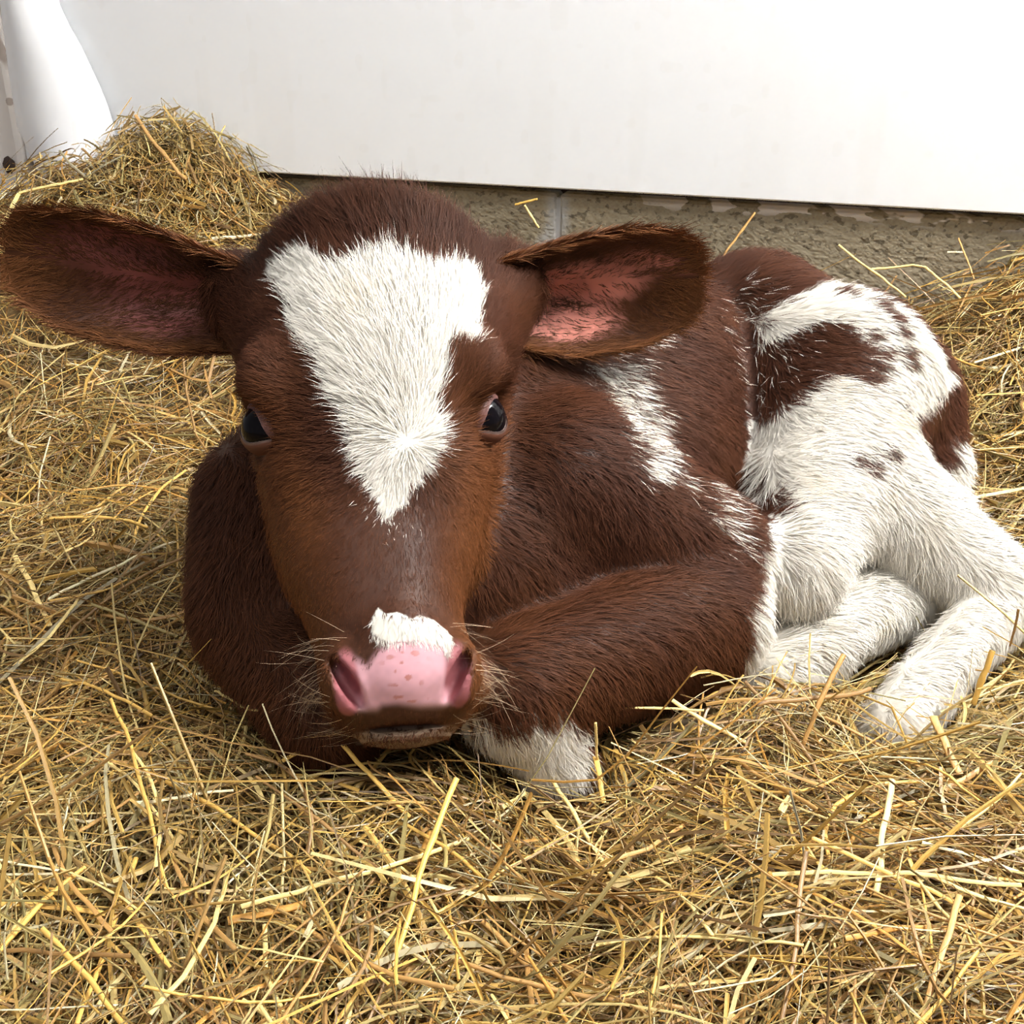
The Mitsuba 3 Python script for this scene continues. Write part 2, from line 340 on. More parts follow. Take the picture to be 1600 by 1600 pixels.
# ------------------------------------------------------------------ the calf: skin, eyes, coat
rng = np.random.default_rng(7)
MARK = dict(
 blaze=[(-0.072, 0.007), (-0.065, -0.001), (-0.048, 0.001), (-0.04, 0.007), (-0.031, 0.018), (-0.021, 0.018), (-0.006, 0.011), (0.012, 0.007), (0.026, 0.015), (0.037, 0.02), (0.049, 0.008), (0.06, 0.007), (0.067, 0.011), (0.069, 0.024), (0.066, 0.05), (0.06, 0.073), (0.054, 0.08), (0.041, 0.079), (0.035, 0.1), (0.029, 0.117), (0.033, 0.132), (0.027, 0.143), (0.019, 0.158), (0.01, 0.171), (0.004, 0.182), (-0.006, 0.192), (-0.01, 0.178), (-0.016, 0.162), (-0.02, 0.142), (-0.024, 0.121), (-0.033, 0.104), (-0.035, 0.091), (-0.051, 0.071), (-0.058, 0.05), (-0.063, 0.036), (-0.07, 0.015)],
 nose_white=[(-0.017, 0.253), (-0.013, 0.247), (-0.009, 0.252), (-0.002, 0.252), (0.007, 0.256), (0.011, 0.254), (0.021, 0.257), (0.028, 0.263), (0.03, 0.272), (0.028, 0.284), (0.023, 0.275), (0.008, 0.27), (-0.007, 0.271), (-0.014, 0.267), (-0.018, 0.262)],
 nose_pink=[(-0.037, 0.274), (-0.031, 0.275), (-0.021, 0.283), (-0.015, 0.275), (-0.007, 0.271), (0.008, 0.27), (0.023, 0.274), (0.028, 0.282), (0.032, 0.275), (0.036, 0.276), (0.04, 0.284), (0.036, 0.299), (0.031, 0.306), (0.022, 0.308), (0.008, 0.308), (-0.005, 0.305), (-0.014, 0.305), (-0.017, 0.308), (-0.028, 0.307), (-0.037, 0.3), (-0.042, 0.282)],
 roan=[(0.392, 0.574), (0.423, 0.585), (0.446, 0.582), (0.443, 0.554), (0.446, 0.532), (0.448, 0.505), (0.408, 0.475), (0.391, 0.474), (0.382, 0.488), (0.384, 0.511), (0.385, 0.532), (0.396, 0.555)],
 ear_tip=[(0.447, 0.597), (0.49, 0.61), (0.487, 0.597), (0.453, 0.583)],
 streak_a=[(0.418, 0.484), (0.429, 0.483), (0.429, 0.465), (0.421, 0.464)],
 streak_b=[(0.441, 0.469), (0.503, 0.471), (0.476, 0.439), (0.458, 0.416), (0.44, 0.414), (0.433, 0.444)],
 top_white=[(0.589, 0.58), (0.599, 0.605), (0.624, 0.616), (0.673, 0.633), (0.677, 0.613), (0.7, 0.589), (0.72, 0.557), (0.785, 0.53), (0.731, 0.512), (0.689, 0.5), (0.66, 0.497), (0.645, 0.523), (0.644, 0.553), (0.638, 0.583), (0.621, 0.591)],
 thigh_white=[(0.546, 0.511), (0.572, 0.519), (0.592, 0.535), (0.609, 0.538), (0.629, 0.528), (0.65, 0.52), (0.662, 0.496), (0.681, 0.47), (0.743, 0.438), (0.682, 0.392), (0.73, 0.349), (0.604, 0.198), (0.435, 0.227), (0.439, 0.367), (0.474, 0.409), (0.517, 0.434), (0.532, 0.464), (0.538, 0.489)],
 tail_white=[(0.763, 0.465), (0.786, 0.474), (0.793, 0.456), (0.781, 0.43), (0.758, 0.433)],
 knee_white=[(0.203, 0.324), (0.231, 0.327), (0.244, 0.327), (0.26, 0.33), (0.291, 0.315), (0.305, 0.275), (0.249, 0.27), (0.193, 0.297)],
 flank_roan=[(0.585, 0.643), (0.63, 0.644), (0.631, 0.612), (0.598, 0.589), (0.619, 0.588), (0.623, 0.562), (0.592, 0.534), (0.559, 0.509), (0.543, 0.502), (0.544, 0.536), (0.545, 0.583)],
 flecks=[(0.658, 0.609, 0.007), (0.674, 0.593, 0.008), (0.679, 0.581, 0.007), (0.677, 0.565, 0.008), (0.676, 0.548, 0.008), (0.676, 0.539, 0.006), (0.651, 0.567, 0.007), (0.689, 0.619, 0.005), (0.657, 0.551, 0.006)],
 thigh=[(0.591, 0.465, 0.014), (0.605, 0.459, 0.012), (0.627, 0.467, 0.013)])
BD, B1, B2 = np.array([0.3478, -0.795, 0.4969]), np.array([0.9162, 0.4008, 0.]), np.array([-0.1992, 0.4552, 0.8678])
WHORL = hw((.0111, .1388, .0007))
def poly_sd(P, poly):
    """signed distance to a polygon, positive inside"""
    poly = np.asarray(poly); d = np.full(len(P), 9.); ins = np.zeros(len(P), bool)
    for a, b in zip(poly, np.roll(poly, -1, 0)):
        e = b - a; w = P - a; t = np.clip((w @ e) / (e @ e), 0, 1); r = w - t[:, None] * e
        d = np.minimum(d, np.sqrt((r * r).sum(1)))
        c = ((a[1] <= P[:, 1]) != (b[1] <= P[:, 1])); x = a[0] + (P[:, 1] - a[1]) / np.where(e[1] == 0, 1e-12, e[1]) * e[0]
        ins ^= c & (P[:, 0] < x)
    return np.where(ins, d, -d)
def sm(a, b, x): t = np.clip((x - a) / (b - a), 0, 1); return t * t * (3 - 2 * t)
def ishead(p):
    q = hl(p); return (q[:, 2] > -.10) & (np.abs(q[:, 0]) < .115) & (q[:, 1] > -.06) & (q[:, 1] < .335)
def markings(p, n):
    """chance of white hair, share of pink skin, and warmth of the brown, at points p with normals n"""
    p = np.asarray(p); q = hl(p); hd = ishead(p) & (head(p) < .006)
    wob = (meshkit.fbm(p * 90, 3, 1) - .5); fine = meshkit.noise(p * 420, 3) - .5
    h2 = q[:, :2]; frontal = q[:, 2] > -.05
    white = np.zeros(len(p)); pink = np.zeros(len(p))
    sd = poly_sd(h2, MARK['blaze']) + wob * .007 + fine * .002
    white = np.where(hd & frontal, sm(-.0035, .003, sd), 0)
    # lone white hairs below the blaze and around the whorl
    white = np.maximum(white, np.where(hd & frontal, .34 * np.exp(-((q[:, 0] + .002) / .024) ** 2 - ((q[:, 1] - .180) / .036) ** 2), 0))
    white = np.maximum(white, np.where(hd & frontal, sm(-.0015, .0015, poly_sd(h2, MARK['nose_white']) + wob * .004), 0))
    pink = np.where(hd, sm(-.003, .003, poly_sd(h2, MARK['nose_pink'])) * (n @ EW > -.5) * (q[:, 2] > -.036), 0)
    b2 = np.stack([p @ B1, p @ B2], 1); bd = ~hd; face = n @ BD > -.25
    def B(name, w, amp, top=1.): return np.where(bd & face, top * sm(-w, w, poly_sd(b2, MARK[name]) + wob * amp + fine * .004), 0)
    w2 = np.maximum.reduce([B('roan', .014, .03, .62), B('ear_tip', .006, .01, .8), B('streak_a', .006, .012, .6), B('streak_b', .012, .05, .48),
                            B('top_white', .006, .02), B('thigh_white', .005, .010), B('tail_white', .006, .01), B('flank_roan', .015, .06, .30)])
    for x, y, r in MARK['flecks']: w2 = w2 * (1 - .9 * sm(r * 1.3, r * .5, np.hypot((b2[:, 0] - x) * .9, (b2[:, 1] - y) * 1.) + wob * .010) * (n @ BD > -.2))
    for x, y, r in MARK['thigh']: w2 = w2 * (1 - .55 * sm(r * 1.2, r * .3, np.hypot(b2[:, 0] - x, b2[:, 1] - y) + wob * .006))
    low = bd & (p[:, 0] > .235) & (p[:, 1] < 1.0) & ((p[:, 2] < .10))                 # hind legs: white all round
    w2 = np.where(low, np.maximum(w2, .97), w2)
    kn = np.linalg.norm((p - (0.0063, 0.6109, 0.0355)) / [.052, .05, .030], axis=1)             # white knee of the near foreleg
    w2 = np.where(bd, np.maximum(w2, sm(1.25, .85, kn + wob * .7)), w2)
    w2 = np.where(bd & (w2 < .03), .025, w2)
    white = np.where(hd, white, w2)
    return white, pink, hd
def brown(p, n, hd, r):
    """red-brown of the coat: darker on the crown and the ribs, warmer on cheeks and legs"""
    q = hl(p)
    warm = np.where(hd, sm(.02, .055, np.abs(q[:, 0] + .006)) * sm(.05, .19, q[:, 1]) * .95 + .15 * sm(.16, .24, q[:, 1]), .35 * sm(.16, .03, p[:, 2]) * (p[:, 0] < .24) + .06)
    warm = np.clip(warm + (meshkit.fbm(p * 25, 2, 4) - .5) * .5, 0, 1)
    dark = np.where(hd, sm(.03, -.02, q[:, 1]), .25)
    c = np.array([.056, .0195, .0098])[None] * (1 - warm[:, None]) + np.array([.124, .0435, .0150])[None] * warm[:, None]
    c = c * (1 - .38 * dark[:, None])
    return c * (.72 + .56 * r[:, None])
CREAM = np.array([.72, .69, .62])
PINK = np.array([.72, .36, .36])

sv, sf = surface_nets(sdf, (-.42, .50, -.12), (.60, 1.36, .42), .004)
def grad(p, e=.0015):
    return np.stack([sdf(p + e * np.eye(3)[k]) - sdf(p - e * np.eye(3)[k]) for k in range(3)], 1)
def refine(v, f, pick, times):
    for _ in range(times):
        idx = np.nonzero(pick(v[f].mean(1)))[0]; n0 = len(v)
        v, f = trimesh.remesh.subdivide(v, f, face_index=idx)
    return v, f
muz = lambda c: (lambda q: (q[:, 1] > .243) & (q[:, 2] > -.055) & (q[:, 1] < .335) & (np.abs(q[:, 0]) < .07))(hl(c))
sv, sf = refine(sv, sf, muz, 2)
near = muz(sv) & (hl(sv)[:, 1] > .246) & (hl(sv)[:, 2] > -.052)
for _ in range(3):
    g_ = grad(sv[near]); g2 = (g_ ** 2).sum(1) + 1e-12; sv[near] -= np.clip(sdf(sv[near]) / g2 * .003, -.3, .3)[:, None] * g_ * .8
sm_mesh = trimesh.Trimesh(sv, sf, process=False)
sn = np.array(sm_mesh.vertex_normals)
wv, pk, hd = markings(sv, sn)
qv = hl(sv)
r1 = meshkit.noise(sv * 300, 9)
col = brown(sv, sn, hd, r1 * .6 + .1) * .8
wt = sm(.35, .65, wv)[:, None]; col = col * (1 - wt) + CREAM * .9 * wt
# pink nose leather with brown freckles, darker in the nostrils and at the rim
fr = sm(.70, .78, meshkit.noise(sv * 260, 21)) * sm(.02, .0, np.abs(qv[:, 0])) 
rim = poly_sd(qv[:, :2], MARK['nose_pink'])
pinkc = np.array([.62, .335, .375])[None] * (1 - .12 * r1[:, None]); pinkc = pinkc * (1 - fr[:, None]) + np.array([.42, .16, .14]) * fr[:, None]
pinkc = pinkc * (1 - .55 * sm(.009, .0, rim)[:, None] * sm(.022, .03, np.abs(qv[:, 0]))[:, None]) 
lipc = sm(.303, .310, qv[:, 1])[:, None]; pinkc = pinkc * (1 - lipc) + np.array([.20, .11, .08]) * lipc
chin = (hd * sm(.3165, .3185, qv[:, 1]) * sm(.045, .035, np.abs(qv[:, 0])))[:, None]; col = col * (1 - chin * .6) + np.array([.30, .21, .14]) * chin * .6
col = col * (1 - pk[:, None]) + pinkc * pk[:, None]
for s in (-1, 1):                                                                # flesh in the nostrils, bare skin round the eyes
    d = np.linalg.norm((qv - [s * .0330 - .001, .291, -.004]) / [.0085, .021, .016], axis=1); t = sm(1.15, .8, d)[:, None]; col = col * (1 - t) + np.array([.30, .10, .11]) * t
    d = np.linalg.norm((qv - [s * .0755 - .0085, .120, -.022]) / [.022, .028, .022], axis=1); t = sm(1.1, .75, d)[:, None] * .6; col = col * (1 - t) + np.array([.20, .085, .065]) * t
labels['calf'] = {'label': 'red-brown and white calf lying curled on the hay and facing the camera', 'category': 'calf'}
scene['calf__body'] = mikit.ply((sv, sf), 'skin', smooth=True, color=col)

# ---- ears
PR = ([0, .15, .4, .65, .85, .95, 1], [.030, .033, .040, .043, .038, .027, .002], [.034, .042, .053, .052, .042, .026, .002])
ear_data = []
def flesh_of(s, t, i):
    if i == 0: return np.maximum(sm(.55, .15, np.hypot((s - .62) * 1.3, t - .30)), np.maximum(sm(.5, .15, np.hypot((s - .42) * 1.2, t + .10)), .9 * sm(.4, .1, np.hypot((s - .40) * 1.2, t + .50))))
    return np.maximum(sm(.42, .22, np.hypot((s - .26) * .9, (t + .50) * 1.0)), np.maximum(sm(.40, .2, np.hypot((s - .45) * 1.0, (t + .05) * 1.0)), .7 * sm(.3, .1, np.hypot(s - .78, t - .2))))
for i, (b, tp, fc, bow) in enumerate(EARS):
    ev, ef, fr_ = ear(b, tp, None, fc, prof=PR, bow=bow)
    em = trimesh.Trimesh(ev, ef, process=False)
    if em.volume < 0: ef = ef[:, ::-1]; em = trimesh.Trimesh(ev, ef, process=False)
    K = 40 * 22; S = np.repeat(np.linspace(0, 1, 40), 22); Tt = np.tile(np.linspace(-1, 1, 22), 40)
    inner = np.r_[np.ones(K, bool), np.zeros(K, bool)]; SS = np.r_[S, S]; TT = np.r_[Tt, Tt]
    fl_ = meshkit.fbm(ev * 60, 3, 3)
    flesh = inner * flesh_of(SS, TT, i)
    n_ = np.array(em.vertex_normals)
    cb = brown(ev, n_, np.zeros(len(ev), bool), r1[:1].repeat(len(ev))) 
    fleshc = np.array([[.22, .065, .058], [.58, .21, .16]][i]) * (.75 + .5 * fl_[:, None])  # left ear flesh coloured darker for the shade in its cup
    ec = cb * (1 - flesh[:, None]) + fleshc * flesh[:, None]
    scene['calf__ear' + ('_001' if i else '')] = mikit.ply((ev, ef), 'skin', smooth=True, color=ec)
    ear_data.append((em, inner, SS, TT, fr_, cb, ec))

# ---- eyes with lids
for i, s in enumerate((-1, 1)):
    c = EYES[i]; suf = '_001' if i else ''
    eb = trimesh.creation.icosphere(4, .0175); eb.apply_translation(c)
    scene['calf__eye' + suf] = mikit.ply(eb, 'eyeball', smooth=True)
    o = unit(EU * s * .80 + EW * .60 + EV * .08)               # where the eye looks
    lx = unit(EV * .72 + EW * .40 - EU * s * .58); lx = unit(lx - (lx @ o) * o)     # towards the inner corner
    ly = np.cross(o, lx); ly = ly if ly @ EV < 0 else -ly      # towards the upper lid
    for nm, sg, op in (('upper_eyelid', 1, .62), ('lower_eyelid', -1, .66)):
        ph = np.linspace(-1.25, 1.25, 26); el = np.linspace(0, 1, 8); v = []
        for e_ in el:
            for a in ph:
                gap = op * math.cos(a / 1.25 * math.pi / 2) ** .8
                t = gap + (1.30 - gap) * e_
                dvec = unit(math.sin(a) * lx + math.cos(a) * (math.cos(t) * o + sg * math.sin(t) * ly))
                v.append(c + dvec * (.0183 + .0016 * math.sin(min(1, e_ * 3.) * math.pi / 2)))
        v = np.array(v); g = np.arange(len(v)).reshape(8, 26)
        inn = v - (v - c) * .07
        q4 = np.stack([g[:-1, :-1], g[1:, :-1], g[1:, 1:], g[:-1, 1:]], -1).reshape(-1, 4); K2 = len(v)
        ring = np.concatenate([g[0, :], g[1:, -1], g[-1, ::-1][1:], g[::-1, 0][1:-1]]); nx = np.roll(ring, -1)
        f4 = np.vstack([q4, q4[:, ::-1] + K2, np.stack([ring, ring + K2, nx + K2, nx], 1)])
        edge = np.r_[np.repeat(el, 26), np.repeat(el, 26)]
        rimc = np.array([.13, .062, .055]) if sg > 0 else np.array([.24, .18, .165]); e1 = .5 if sg > 0 else .12
        lc = rimc * (1 - sm(.05, e1, edge))[:, None] + np.array([.105, .040, .024]) * sm(.05, e1, edge)[:, None]
        scene[f'calf__{nm}{suf}'] = mikit.ply((np.vstack([v, inn]), f4), 'skin', smooth=True, color=lc)

# ---- hair
def hairs(P, N, D, length, width, colr, seg, lift, bend, seed, key, nblend=.75, jit=.18):
    r = np.random.default_rng(seed); k = len(P)
    D = D - (D * N).sum(1)[:, None] * N; D /= np.linalg.norm(D, axis=1, keepdims=True) + 1e-9
    low = np.stack([meshkit.noise(P * 130, 31 + j) - .5 for j in range(3)], 1)
    D = D + jit * r.normal(size=(k, 3)) + low * .75; D -= (D * N).sum(1)[:, None] * N; D /= np.linalg.norm(D, axis=1, keepdims=True) + 1e-9
    S = np.cross(D, N); roll = r.normal(size=k)[:, None] * .6
    Wv = S * np.cos(roll) + N * np.sin(roll)
    lf = np.clip(lift * (1 + .35 * r.normal(size=k)), .06, 1.3)[:, None]
    L = length * (1 + .22 * r.normal(size=k)).clip(.4, 1.6); L = L[:, None]
    bnd = (bend * (1 + .4 * r.normal(size=k)))[:, None]; side = (r.normal(size=k) * .25)[:, None]
    pts, tang = [], []
    pos = P - N * .0008; a = lf
    ang = np.arctan(a) + 0.
    for j in range(seg + 1):
        d = np.cos(ang) * D + np.sin(ang) * N + S * side * (j / seg)
        pts.append(pos); tang.append(d)
        pos = pos + d * L / seg; ang = ang - bnd / seg
    vs, ns, cs, fs = [], [], [], []
    per = 2 * seg + 1
    V = np.empty((k, per, 3)); NN = np.empty((k, per, 3)); CC_ = np.empty((k, per, 3))
    for j in range(seg + 1):
        wj = width * (1 - (j / seg) ** 2 * .75) / 2
        rib = np.cross(tang[j], Wv); rib /= np.linalg.norm(rib, axis=1, keepdims=True) + 1e-9
        rib = np.where(((rib * N).sum(1) < 0)[:, None], -rib, rib)
        nj = N * nblend + rib * (1 - nblend); nj /= np.linalg.norm(nj, axis=1, keepdims=True)
        shade = 1.0 + .12 * (j / seg)
        cj = np.clip(colr * shade, 0, .93)
        if j < seg:
            for m, sg in ((2 * j, -1), (2 * j + 1, 1)):
                V[:, m] = pts[j] + sg * Wv * (wj[:, None] if np.ndim(wj) else wj); NN[:, m] = nj; CC_[:, m] = cj
        else:
            V[:, 2 * seg] = pts[j]; NN[:, 2 * seg] = nj; CC_[:, 2 * seg] = cj
    t = []
    for j in range(seg - 1): t += [[2 * j, 2 * j + 1, 2 * j + 3], [2 * j, 2 * j + 3, 2 * j + 2]]
    t.append([2 * seg - 2, 2 * seg - 1, 2 * seg])
    F = (np.array(t)[None] + (np.arange(k) * per)[:, None, None]).reshape(-1, 3)
    path = meshkit.write_ply((V.reshape(-1, 3), F), False, None, CC_.reshape(-1, 3), normals=NN.reshape(-1, 3))
    scene[key] = {'type': 'ply', 'filename': path, 'face_normals': False, 'bsdf': {'type': 'ref', 'id': 'fur'}}
    return len(F)

tri = sv[sf]; fc = tri.mean(1); fnv = np.cross(tri[:, 1] - tri[:, 0], tri[:, 2] - tri[:, 0]); ar = np.linalg.norm(fnv, axis=1); fnv /= ar[:, None] + 1e-20; ar /= 2
def scatter(weight, count, seed):
    r = np.random.default_rng(seed); w = ar * weight; w /= w.sum()
    k = r.choice(len(sf), count, p=w); a, b = r.random(count), r.random(count); fl = a + b > 1; a[fl] = 1 - a[fl]; b[fl] = 1 - b[fl]
    t = tri[k]; P = t[:, 0] + a[:, None] * (t[:, 1] - t[:, 0]) + b[:, None] * (t[:, 2] - t[:, 0])
    n3 = sn[sf[k]]; N = n3[:, 0] * (1 - a - b)[:, None] + n3[:, 1] * a[:, None] + n3[:, 2] * b[:, None]
    return P, N / np.linalg.norm(N, axis=1, keepdims=True), r
tov = CC - fc; tov /= np.linalg.norm(tov, axis=1, keepdims=True)
seen = np.clip(.55 + (fnv * tov).sum(1), .12, 1.) * (fc[:, 2] > -.05)
hdf = ishead(fc) & (head(fc) < .006); qf = hl(fc)
wf_, pf_, _ = markings(fc, fnv)
eyed = np.minimum(*[np.linalg.norm((fc - e), axis=1) for e in EYES])
nosed = np.minimum(*[np.linalg.norm((qf - [s * .0330 - .001, .291, -.004]) / [.008, .020, .016], axis=1) for s in (-1, 1)])
bare = np.where(pf_ > .4, .0, 1.) * (eyed > .0205) * (nosed > 1.0)
def coat_color(P, N, r, cream=CREAM):
    w, pk, hd = markings(P, N)
    cl = meshkit.noise(P * 520, 77)                        # hairs of a lock share their colour
    isw = (.55 * cl + .45 * r.random(len(P)) ) < (w * 1.04 - .02) * .92 + .04 * (w > .5)
    q = hl(P)
    c = brown(P, N, hd, r.random(len(P)))
    cw = cream * (.80 + .2 * r.random(len(P)))[:, None]
    dirt = (sm(.55, .8, meshkit.fbm(P * 30, 3, 12)) * .35)[:, None]
    cw = cw * (1 - dirt) + cw * np.array([.93, .84, .66]) * dirt
    return np.where(isw[:, None], cw, c), w, hd, q
# face
P, N, r = scatter(seen * hdf * bare * np.where(wf_ > .3, 1.0, 1.15), 120000, 11)
c, w, hd, q = coat_color(P, N, r)
D = P - WHORL; dist = np.linalg.norm(D, axis=1)
fore = np.exp(-(q[:, 0] / .085) ** 2) * sm(.20, .10, q[:, 1])
LEN = .0050 + .014 * fore + .012 * sm(.0, -.03, q[:, 1]) * (q[:, 2] > -.1) + .004 * (q[:, 2] < -.045)
LEN = np.where(q[:, 1] > .245, np.where(w > .4, .0062, .0042), LEN)
D = D / (dist[:, None] + 1e-6) + .25 * np.cross(N, D) / (dist[:, None] + 1e-6) * (fore[:, None])
n_hair = hairs(P, N, D, LEN, .00042 + .00022 * fore, c, 3, .32 + .25 * fore, .35 + .5 * fore, 12, 'calf__face_hair')
# body and legs
P, N, r = scatter(seen * ~hdf * np.where(fc[:, 2] < -.03, .1, 1) * (1 + .2 * (wf_ > .3)), 182000, 13)
c, w, hd, q = coat_color(P, N, r)
leg = (P[:, 2] < .06) & (P[:, 0] > .27)
F = np.tile([.30, .10, -.85], (len(P), 1)); F[leg] = [-.25, -.35, -.7]
F = np.where((P[:, 0] < -.12)[:, None], np.array([-.1, .1, -.9]), F)
F = F + np.clip(N[:, 2:] * 1.7 - .7, 0, 1) * np.array([1.1, .15, -.2])
LEN = np.where(leg, .010, .0165) + .006 * ((P[:, 0] > .2) & (P[:, 0] < .34) & (P[:, 2] < .14) & (P[:, 2] > .03))
n_hair += hairs(P, N, F, LEN, .00062, c, 3, .30, .30, 14, 'calf__body_hair')
# ears: short on the back, long from the rims over the inside
EP, EN, ED, EL, EC = [], [], [], [], []
for i, (em, inner, SS, TT, fr_, cb, ec) in enumerate(ear_data):
    f = em.faces; t = em.vertices[f]; fin = inner[f].all(1); s_, t_ = SS[f].mean(1), TT[f].mean(1)
    a_ = em.area_faces
    flesh = flesh_of(s_, t_, i)
    wgt = a_ * np.where(fin, 1.15 - (.62, .92)[i] * flesh, .9)
    r = np.random.default_rng(50 + i); k = r.choice(len(f), 24000, p=wgt / wgt.sum())
    b = r.dirichlet((1, 1, 1), len(k)); P = (t[k] * b[:, :, None]).sum(1); n3 = em.vertex_normals[f[k]]; N = (n3 * b[:, :, None]).sum(1); N /= np.linalg.norm(N, axis=1, keepdims=True) + 1e-9
    sk, tk = (SS[f[k]] * b).sum(1), (TT[f[k]] * b).sum(1)
    fi = fin[k]; up = fr_['up']; ax = fr_['ax']
    rimm = sm(.70, .98, np.maximum(np.abs(tk), sk * 1.02))
    d = ax[None] * (1 - .0 * rimm[:, None]) + up[None] * (np.sign(tk) * rimm * np.where(fi, .55, .25))[:, None] * 1.
    d = np.where((fi & (rimm < .3))[:, None], ax[None] * .8 + up[None] * (.55 * np.sign(tk + .05))[:, None], d)
    EP.append(P); EN.append(N); ED.append(d); EL.append(np.where(fi, .0085 + .007 * rimm, .0065 + .008 * rimm))
    ww = r.random(len(k)); cc = brown(P, N, np.zeros(len(P), bool), ww)
    gold_backlit = (rimm * .6 + .25)[:, None]; cc = cc * (1 - gold_backlit) + np.array([.18, .070, .026]) * gold_backlit * (.7 + .5 * ww[:, None])  # golden rim hair, with its backlit glow put into the colour
    EC.append(cc)
n_hair += hairs(np.vstack(EP), np.vstack(EN), np.vstack(ED), np.concatenate(EL), .00052, np.vstack(EC), 3, .30, .30, 15, 'calf__ear_hair', nblend=.7)
# whiskers about the muzzle, lashes
P, N, r = scatter(hdf * (qf[:, 1] > .255) * (np.abs(qf[:, 0]) > .028) * (nosed > 1.1) * (fnv @ EV > -.6) * 1., 230, 17)
n_hair += hairs(P, N, N * .2 + EV * .2 + EU * np.sign(hl(P)[:, :1]) * .8, .020 + .016 * r.random(len(P)), .00030, np.array([.45, .33, .22]) * (.6 + .6 * r.random(len(P)))[:, None], 4, .9, .5, 18, 'calf__whiskers')
for k in ('face_hair', 'body_hair', 'ear_hair', 'whiskers'): labels['calf__' + k] = {'kind': 'stuff', 'label': {'face_hair': 'brown and white hair of the face', 'body_hair': 'brown and white hair of the body and legs', 'ear_hair': 'brown fringe of both ears', 'whiskers': 'pale whiskers about the muzzle'}[k]}
print('hair triangles', n_hair)

# ------------------------------------------------------------------ the hay
def hay_z(x, y):
    """height of the hay bed"""
    x = np.asarray(x, float); y = np.asarray(y, float); p = np.stack([x * 4.2, y * 4.2, 0 * x + 3.3], -1)
    z = .008 + .105 * (meshkit.fbm(p, 3, 5) - .5) + .014 * (meshkit.noise(p * 3.1, 8) - .5)
    z = z + .155 * np.exp(-((x + .60) / .38) ** 2 - ((y - 1.78) / .38) ** 2)                 # heap in the left corner
    z = z + .105 * np.exp(-((x + .43) / .17) ** 2 - ((y - 1.71) / .10) ** 2)
    z = z + .150 * np.exp(-((x - .70) / .26) ** 2 - ((y - 1.36) / .26) ** 2)                 # heap at the right end of the wall
    t = np.clip((y - 1.12) / .35, 0, 1); z = z + .075 * t * t * (3 - 2 * t)                  # banked against the blocks
    z = z + .026 * np.exp(-((x + .14) / .12) ** 2 - ((y - .60) / .07) ** 2)                   # pushed up under the muzzle
    z = z - .028 * np.exp(-((x - .03) / .06) ** 2 - ((y - .63) / .06) ** 2)                   # trodden down at the knee and the hind feet
    z = z - .022 * np.exp(-((x - .30) / .12) ** 2 - ((y - .84) / .08) ** 2)
    z = z + .030 * np.exp(-((x - .13) / .10) ** 2 - ((y - .70) / .06) ** 2)                   # between elbow and hind foot
    z = z - .020 * np.exp(-((x - .31) / .09) ** 2 - ((y - .74) / .07) ** 2)
    return z

SHADES = np.array([[.70, .43, .105], [.82, .62, .24], [.48, .27, .085], [.40, .31, .11], [.27, .15, .05], [.88, .76, .46], [.62, .32, .07]])
def wall_ok(p):
    rel = p[..., :2] - WA; s = rel @ WD; o = rel @ WN
    bad = (o < .004) | ((s < -.396) & (o < .030)) | ((s > -.41) & (s < -.21) & (o < .085) & (p[..., 2] > .20)) | ((p[..., 2] > ZP - .006) & (o < .018))
    return ~bad
def strips(P, W, up, col, fold):
    """folded blades: P (k, m, 3) points along each, W (k, m) half widths, up (k, 3); one mesh with colours per vertex"""
    k, m = P.shape[:2]
    t = np.gradient(P, axis=1); t /= np.linalg.norm(t, axis=2, keepdims=True) + 1e-12
    a = np.cross(t, up[:, None]); a /= np.linalg.norm(a, axis=2, keepdims=True) + 1e-12; b = np.cross(a, t)
    V = np.stack([P - a * W[..., None] - b * (W * fold[:, None])[..., None], P + b * (W * fold[:, None])[..., None] * .6, P + a * W[..., None] - b * (W * fold[:, None])[..., None]], 2)
    C = np.repeat(col[:, :, None], 3, 2) * np.array([.94, 1.05, .94])[None, None, :, None]
    ix = np.arange(k * m * 3).reshape(k, m, 3)
    q = np.stack([ix[:, :-1, :-1], ix[:, 1:, :-1], ix[:, 1:, 1:], ix[:, :-1, 1:]], -1).reshape(-1, 4)
    return V.reshape(-1, 3), q, np.clip(C.reshape(-1, 3), 0, .95)
